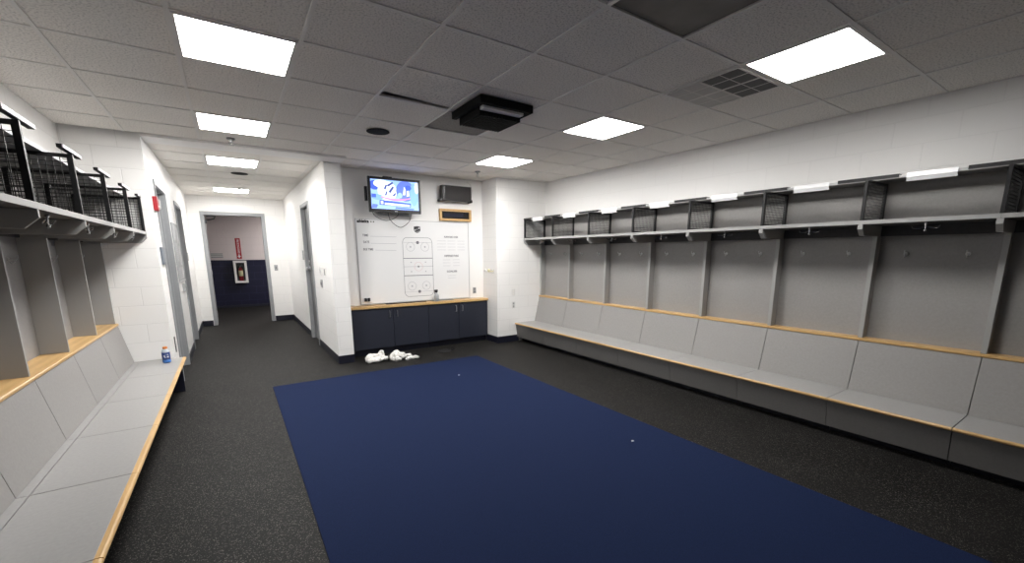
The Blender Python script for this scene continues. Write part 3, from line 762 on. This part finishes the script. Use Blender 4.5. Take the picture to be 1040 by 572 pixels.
obj('side_box', MB().box(tx0-.035, tx0-.001, tvy+.05, tvy+.10, tz0+.16, tz0+.36), M['ink'], t, bevel=.003)
obj('top_camera', MB().box((tx0+tx1)/2-.16, (tx0+tx1)/2-.03, tvy+.03, tvy+.075, tz1+.001, tz1+.020), M['ink'], t, bevel=.003)
cb = MB(); yc_ = YA-.055
def loop(x0_, x1_, drop, y_, r_=.0045, n=16):
    cb.tube([(x0_+(x1_-x0_)*i/n + .02*math.sin(2*PI*i/n), y_, tz0+.06-(drop+.06)*(math.sin(PI*i/n))**.38) for i in range(n+1)], r_, 6)
loop(tx0+.06, tx0+.49, .105, yc_); loop(tx0+.29, tx0+.68, .20, yc_-.014)
obj('hanging_cable', cb, M['ink'], t)

# black speaker and wooden framed recess to the right of the television
spy = YA-.15; k_ = spy/6.543
a, b, z0, z1 = 2.985*k_, 3.52*k_, 1.544+(2.393-1.544)*k_, 1.544+(2.632-1.544)*k_
t = thing('wall_speaker', 'long black wall speaker near the ceiling right of the television', 'speaker', ((a+b)/2, YA-.01, z0))
obj('cabinet', MB().box(a, b, spy+.006, YA-.05, z0, z1), M['black'], t, bevel=.006)
obj('grille', MB().box(a+.06, b-.012, spy, spy+.0055, z0+.014, z1-.012), mat('speaker_cloth', (.017,.014,.0145), .6, bump=.5, bscale=500), t, bevel=.003)
obj('terminal_panel', MB().box(a+.008, a+.052, spy+.002, spy+.0058, z0+.02, z1-.02), M['glassdark'], t)
bk = MB().box(a-.022, a-.001, spy+.02, YA-.001, z0-.012, z0+.03).box(b+.001, b+.022, spy+.02, YA-.001, z0-.012, z0+.03).box(a+.02, b-.02, YA-.049, YA-.001, z0+.06, z1-.06)
obj('bracket', bk, M['black'], t)
cw = MB().tube([(b+.012, YA-.02, z0+.04), (b+.075, YA-.012, z0+.10), (b+.085, YA-.012, z0+.20), (b+.05, YA-.012, z0+.30), (b-.02, YA-.012, ZC-.03)], .005, 6)
obj('white_cable', cw, M['white'], t)
a, b, z0, z1 = WX(2.975), WX(3.558), WZ(2.075), WZ(2.268); w_ = .038
t = thing('clock_recess', 'maple framed box with dark glass below the wall speaker', 'display box', ((a+b)/2, YA-.01, z0))
fr = MB(); yy0 = YA-.045
fr.box(a, a+w_, yy0, YA-.001, z0, z1).box(b-w_, b, yy0, YA-.001, z0, z1).box(a+w_, b-w_, yy0, YA-.001, z0, z0+w_).box(a+w_, b-w_, yy0, YA-.001, z1-w_, z1)
obj('frame', fr, M['wood'], t, bevel=.002)
obj('dark_screen', MB().box(a+w_, b-w_, YA-.02, YA-.002, z0+w_, z1-w_), M['glassdark'], t)
obj('digit_display', MB().box(a+w_+.04, b-w_-.10, YA-.0235, YA-.0202, z0+w_+.028, z1-w_-.028), mat('display_tint', (.02,.022,.035), .15), t)

# ------------------------------------------------------------------ wall plates and small fittings
def plate(name, label, cat, x0, x1, y0, y1, z0, z1, mk, inner=None, group=None):
    t = thing(name, label, cat, ((x0+x1)/2, (y0+y1)/2, z0), group)
    obj('cover', MB().box(x0, x1, y0, y1, z0, z1), M[mk], t, bevel=.0015)
    if inner:
        for (part, a0, a1, b0, b1, im) in inner:          # fractions across and up, on the room side
            if abs(y1-y0) < abs(x1-x0): obj(part, MB().box(x0+(x1-x0)*a0, x0+(x1-x0)*a1, y0-.003, y0-.0004, z0+(z1-z0)*b0, z0+(z1-z0)*b1), M[im], t)
            elif x0 < 0: obj(part, MB().box(x1+.0004, x1+.003, y0+(y1-y0)*a0, y0+(y1-y0)*a1, z0+(z1-z0)*b0, z0+(z1-z0)*b1), M[im], t)
            else: obj(part, MB().box(x0-.003, x0-.0004, y0+(y1-y0)*a0, y0+(y1-y0)*a1, z0+(z1-z0)*b0, z0+(z1-z0)*b1), M[im], t)
    return t
sock = [('socket', .28, .72, .12, .44, 'white'), ('socket', .28, .72, .56, .88, 'white')]
plate('wall_outlet', 'grey outlet plate on alcove wall right of the whiteboard', 'outlet', WX(3.578), WX(3.642), YA-.008, YA-.001, WZ(.832), WZ(.938), 'greyp', [('socket', .25, .75, .12, .44, 'line'), ('socket', .25, .75, .56, .88, 'line')])
ox = 4.062
plate('wall_outlet', 'upper white outlet plate on the block return wall', 'outlet', ox-.036, ox+.036, YRE-.007, YRE-.0005, .81, .925, 'white', [('socket', .28, .72, .12, .44, 'bar'), ('socket', .28, .72, .56, .88, 'bar')], 'outlets on the return wall')
plate('wall_outlet', 'lower white outlet plate on the block return wall', 'outlet', ox-.036, ox+.036, YRE-.007, YRE-.0005, .59, .705, 'white', [('socket', .28, .72, .12, .44, 'greyp'), ('socket', .28, .72, .56, .88, 'greyp')], 'outlets on the return wall')
plate('wall_switch', 'grey switch plate on hallway end wall right of the door', 'switch', .845, .915, YH-.010, YH-.0005, 1.16, 1.29, 'greyp', [('toggle', .35, .65, .3, .7, 'line')])
plate('wall_thermostat', 'white thermostat on the hallway stub wall, upper fitting', 'thermostat', HR-.022, HR, 6.93, 7.05, 1.225, 1.345, 'white', [('dial', .2, .8, .25, .75, 'alu')])
plate('wall_switch', 'small dark switch on hallway stub wall beside the white thermostat', 'switch', HR-.016, HR, 6.62, 6.70, 1.225, 1.335, 'white', [('toggle', .25, .75, .1, .9, 'ink')])
plate('wall_switch', 'grey switch plate below the thermostat on the hallway stub wall', 'switch', HR-.012, HR, 6.98, 7.12, 1.03, 1.15, 'alu', [('toggle', .2, .4, .3, .7, 'line'), ('toggle', .6, .8, .3, .7, 'line')])
plate('door_sign', 'small pale sign on wall past the right hallway door', 'sign', HR-.007, HR, 8.66, 8.80, 1.43, 1.60, 'greyp')
plate('door_sign', 'blue grey sign plate on left hallway wall below the alarm', 'sign', HL, HL+.022, 6.10, 6.30, 1.43, 1.62, 'bluegrey')
plate('door_sign', 'small grey sign on left hallway wall past second door', 'sign', HL, HL+.014, 9.66, 9.80, 1.42, 1.57, 'greyp')
plate('wall_vent_slot', 'narrow black slot plate low on the wall beside the sports drink', 'wall plate', HL, HL+.006, 6.14, 6.19, .42, .60, 'ink')
# fire alarm
t = thing('wall_fire_alarm', 'red fire alarm with grey strobe on the left hallway wall', 'alarm', (HL, 6.27, 2.0))
obj('housing', MB().box(HL, HL+.040, 6.12, 6.24, 2.015, 2.165), M['red'], t, bevel=.006)
obj('strobe', MB().box(HL, HL+.045, 6.245, 6.345, 2.035, 2.150), M['greyp'], t, bevel=.012)
obj('pull_bar', MB().box(HL+.0405, HL+.046, 6.14, 6.22, 2.05, 2.07), M['white'], t)
# notice board in the hall
t = thing('notice_board', 'grey notice board with pinned papers on left hallway wall', 'notice board', (HL, 8.0, 1.1))
obj('panel', MB().box(HL+.001, HL+.014, 7.62, 8.40, 1.16, 1.98), mat('notice_grey', (.30,.31,.315), .5), t)
random.seed(3)
for (ya_, yb2, za, zb2) in ((7.66,7.98,1.74,1.95),(8.02,8.36,1.70,1.94),(7.68,8.02,1.44,1.70),(8.06,8.36,1.38,1.66),(7.70,8.34,1.18,1.35)):
    pg = obj('paper', MB().box(HL+.0142, HL+.0165, ya_, yb2, za, zb2), M['paper'], t)
    ms = MB(); zz = zb2-.03
    while zz > za+.02:
        ms.box(HL+.0166, HL+.0172, ya_+.03, yb2-.03-random.random()*.08, zz-.008, zz); zz -= .028
    obj('printed_lines', ms, M['faint'], pg)
obj('marker_ledge', MB().box(HL+.001, HL+.022, 7.62, 8.40, 1.140, 1.158), M['alu'], t)
plate('wall_box', 'small grey box on left hallway wall beneath the notice board', 'box', HL, HL+.035, 8.02, 8.20, .99, 1.10, 'greyp', [('slot', .2, .8, .4, .6, 'line')])

# coat hook on the alcove's right side wall
t = thing('wall_hook', 'white double coat hook on alcove side wall above the counter', 'hook', (XAR, 6.27, 1.22))
obj('back_plate', MB().box(XAR-.012, XAR-.0005, 6.17, 6.37, 1.205, 1.275), M['white'], t, bevel=.003)
for yy in (6.205, 6.335):
    h = MB().tube([(XAR-.012, yy, 1.24), (XAR-.06, yy, 1.235), (XAR-.085, yy, 1.25)], .010, 8)
    h.lathe([(.008, XAR-.076), (.027, XAR-.086), (.029, XAR-.104), (.012, XAR-.118)], yy, 1.252, 14, 'x')
    obj('peg', h, M['cream'] if yy < 6.3 else M['white'], t, smooth=True)

# ------------------------------------------------------------------ far corridor: sign, extinguisher cabinet
yy = YCOR
t = thing('fire_extinguisher_sign', 'tall red FIRE EXTINGUISHER sign on the corridor wall', 'sign', (.255, yy, 1.40))
sx = .25
obj('sign_panel', MB().box(sx-.062, sx+.062, yy-.006, yy-.001, 1.405, 1.985), M['red'], t)
sl = MB(); sl.mesh(text_mesh('FIRE EXTINGUISHER', .075, .001, width=.40), Matrix.Translation((sx, yy-.0068, 1.755)) @ RX90 @ Matrix.Rotation(-PI/2, 4, 'Z'))
obj('sign_lettering', sl, M['plate'], t, recalc=False)
obj('arrow', MB().prism([(sx, 1.425), (sx+.045, 1.485), (sx+.016, 1.485), (sx+.016, 1.53), (sx-.016, 1.53), (sx-.016, 1.485), (sx-.045, 1.485)], 'y', yy-.0075, yy-.0062), M['plate'], t)
x0, x1, z0, z1 = .078, .405, .72, 1.352
t = thing('extinguisher_cabinet', 'white framed fire extinguisher cabinet on the navy corridor wall', 'cabinet', ((x0+x1)/2, yy, z0))
w_ = .060; y0c = yy-.165
bd = MB().box(x0+.01, x0+.02, y0c+.02, yy-.001, z0+.01, z1-.01).box(x1-.02, x1-.01, y0c+.02, yy-.001, z0+.01, z1-.01).box(x0+.02, x1-.02, y0c+.02, yy-.001, z0+.01, z0+.02).box(x0+.02, x1-.02, y0c+.02, yy-.001, z1-.02, z1-.01).box(x0+.02, x1-.02, yy-.012, yy-.001, z0+.02, z1-.02)
obj('box', bd, mat('cabinet_inside', (.16,.16,.17), .6), t)
dr = MB().box(x0, x0+w_, y0c, y0c+.019, z0, z1).box(x1-w_, x1, y0c, y0c+.019, z0, z1).box(x0+w_, x1-w_, y0c, y0c+.019, z0, z0+w_).box(x0+w_, x1-w_, y0c, y0c+.019, z1-w_, z1)
d_ = obj('door', dr, M['white'], t, bevel=.003)
gm, nt, b_ = newmat('clear_pane'); b_.inputs['Transmission Weight'].default_value = 1; b_.inputs['Roughness'].default_value = .02; b_.inputs['Base Color'].default_value = (.95,.97,.96,1); b_.inputs['IOR'].default_value = 1.1
obj('pane', MB().box(x0+w_, x1-w_, y0c+.008, y0c+.011, z0+w_, z1-w_), gm, d_)
ex, ey = (x0+x1)/2, yy-.074
t2 = thing('fire_extinguisher', 'red fire extinguisher with cream label inside the wall cabinet', 'fire extinguisher', (ex, ey, z0+.021))
b0 = z0+.021
obj('cylinder', MB().lathe([(.046,b0),(.056,b0+.010),(.056,b0+.35),(.044,b0+.395),(.016,b0+.42),(.016,b0+.435)], ex, ey, 20), M['red'], t2, smooth=True)
obj('label', MB().lathe([(.0562,b0+.17),(.0575,b0+.172),(.0575,b0+.328),(.0562,b0+.33)], ex, ey, 20), M['cream'], t2, smooth=True)
hv = MB().box(ex-.012, ex+.012, ey-.012, ey+.012, b0+.4355, b0+.465).tube([(ex, ey, b0+.465), (ex+.04, ey, b0+.495), (ex+.07, ey, b0+.485)], .008, 6).tube([(ex, ey, b0+.45), (ex+.04, ey, b0+.46), (ex+.065, ey, b0+.44)], .007, 6)
obj('valve_lever', hv, M['steel'], t2)
obj('hose', MB().tube([(ex-.012, ey, b0+.45), (ex-.062, ey-.006, b0+.41), (ex-.072, ey-.006, b0+.27), (ex-.068, ey-.006, b0+.14)], .008, 8), M['ink'], t2)
t = thing('wall_plaque', 'pale plaque on the corridor wall beside the open door leaf', 'plaque', (-.27, yy, 1.44))
obj('plaque', MB().box(-.42, -.14, yy-.012, yy-.001, 1.435, 1.56), M['greyp'], t, bevel=.002)
obj('ridge', MB().box(-.42, -.14, yy-.018, yy-.0125, 1.475, 1.49).box(-.42, -.14, yy-.018, yy-.0125, 1.52, 1.53), M['white'], t)
struct('baseboard_corridor', MB().box(-1.48, 3.08, YCOR-.008, YCOR, 0, .07), M['base'])

# ------------------------------------------------------------------ sports drink on the left bench
bx_, by_, zb = -.672, 5.70, .4003
t = thing('sports_drink', 'blue sports drink bottle with orange cap on left bench end', 'bottle', (bx_, by_, zb))
liq, nt, b_ = newmat('blue_drink'); b_.inputs['Base Color'].default_value = (.07,.20,.55,1); b_.inputs['Roughness'].default_value = .12
obj('bottle_body', MB().lathe([(.030,zb),(.036,zb+.006),(.037,zb+.030),(.034,zb+.034)], bx_, by_, 24), liq, t, smooth=True)
obj('label', MB().lathe([(.0345,zb+.0345),(.0365,zb+.036),(.0365,zb+.112),(.0345,zb+.1135)], bx_, by_, 24), M['blue_l'], t, smooth=True)
obj('bottle_neck', MB().lathe([(.0345,zb+.114),(.035,zb+.120),(.030,zb+.136),(.021,zb+.147),(.018,zb+.150)], bx_, by_, 24), mat('clear_plastic_tint', (.62,.68,.74), .15), t, smooth=True)
obj('cap', MB().lathe([(.020,zb+.1505),(.021,zb+.153),(.021,zb+.170),(.018,zb+.173)], bx_, by_, 24), M['orange'], t)
gl = MB(); gl.mesh(text_mesh('G', .058, .002), Matrix.Translation((bx_+.004, by_-.0372, zb+.074)) @ RX90)
for v in gl.bm.verts:
    dx_ = v.co.x-bx_; v.co.y = by_-math.sqrt(max(.0001, .0370**2-dx_**2))
obj('label_emblem', gl, M['plate'], t, recalc=False)

# ------------------------------------------------------------------ crumpled towels and the dark cable on the floor
def heap(name, label, lumps, seed, group=None):
    m = MB(); rnd = random.Random(seed)
    ox_ = sum(l[0] for l in lumps)/len(lumps); oy_ = sum(l[1] for l in lumps)/len(lumps); k_ = 1.22
    for (x, y, z, rx, ry, rz, rot) in [(ox_+(-.035 if seed == 2 else -.045)+(l[0]-ox_)*1.0, oy_-.06+(l[1]-oy_)*k_, l[2]*1.35, l[3]*k_, l[4]*k_, l[5]*1.3, l[6]) for l in lumps]:
        me = bmesh.new(); bmesh.ops.create_icosphere(me, subdivisions=3, radius=1)
        Mx = Matrix.Translation((x, y, z)) @ Matrix.Rotation(rot, 4, 'Z') @ Matrix.Diagonal((rx, ry, rz, 1))
        vs = {}
        for v in me.verts: vs[v] = m.bm.verts.new(Mx @ v.co)
        for f in me.faces: m.bm.faces.new([vs[v] for v in f.verts])
        me.free()
    for v in m.bm.verts: v.co.z = max(v.co.z, .002)
    o = obj(name, m, M['towel'], smooth=True)
    setprops(o, label, 'towel', group)
    r = o.modifiers.new('Remesh', 'REMESH'); r.mode = 'VOXEL'; r.voxel_size = .0055; r.use_smooth_shade = True
    for k, (sz, st) in enumerate(((.075, .045), (.03, .022))):
        tex = bpy.data.textures.new(name+str(seed)+str(k), 'CLOUDS'); tex.noise_scale = sz; tex.noise_depth = 2
        d = o.modifiers.new('Fold', 'DISPLACE'); d.texture = tex; d.strength = st; d.mid_level = .55; d.texture_coords = 'GLOBAL'
    return o
heap('towel', 'crumpled white towel on floor, left of the two', [(1.60,6.10,.040,.075,.055,.050,.3),(1.70,6.12,.045,.08,.05,.045,-.2),(1.77,6.15,.060,.035,.040,.060,.2),(1.66,6.06,.03,.09,.045,.032,0),(1.80,6.08,.025,.045,.035,.026,.5),(1.56,6.05,.022,.035,.03,.024,0)], 1, 'towels on the floor')
heap('towel', 'crumpled white towel on floor, right one with a loose end', [(1.90,6.00,.045,.055,.055,.050,.3),(1.95,6.04,.062,.06,.05,.040,.6),(2.02,6.02,.040,.06,.045,.040,-.3),(1.93,5.94,.028,.05,.04,.03,0),(2.12,5.99,.034,.035,.045,.036,.4),(2.16,5.95,.022,.06,.018,.022,-.3),(2.08,5.93,.018,.05,.022,.018,.1),(2.21,5.94,.014,.03,.018,.015,-.2)], 2, 'towels on the floor')
ck = MB()
for (rx, ry, cx_, cy_, z) in ((.13,.07,2.74,6.06,.006), (.11,.06,2.72,6.08,.016)):
    ck.tube([(cx_+rx*math.cos(2*PI*i/24), cy_+ry*math.sin(2*PI*i/24), z) for i in range(24)], .005, 6, closed=True)
ck.tube([(2.85,6.08,.012),(2.95,6.18,.008),(2.98,6.36,.008),(2.98,6.42,.03)], .005, 6)
setprops(obj('coiled_cable', ck, M['ink']), 'black coiled cable on the floor by the right cabinet', 'cable')
for (x, y, lab) in ((2.294,4.707,'tiny white scrap on far part of the navy mat'), (2.626,2.168,'tiny white scrap on near right part of the navy mat')):
    s_ = MB().prism([(x-.011,y-.006),(x+.009,y-.009),(x+.013,y+.005),(x+.002,y+.010),(x-.010,y+.006)], 'z', .0092, .0125)
    setprops(obj('paper_scrap', s_, M['plate']), lab, 'scrap')

# ------------------------------------------------------------------ world and colour
wd = bpy.data.worlds.new('World'); bpy.context.scene.world = wd; wd.use_nodes = True
wd.node_tree.nodes['Background'].inputs[0].default_value = (1, .98, .95, 1)
wd.node_tree.nodes['Background'].inputs[1].default_value = .01
sc = bpy.context.scene
sc.view_settings.view_transform = 'Standard'; sc.view_settings.look = 'None'; sc.view_settings.gamma = 1
sc.view_settings.use_curve_mapping = False; sc.view_settings.exposure = 1.55
sc.cycles.max_bounces = 10; sc.cycles.diffuse_bounces = 6
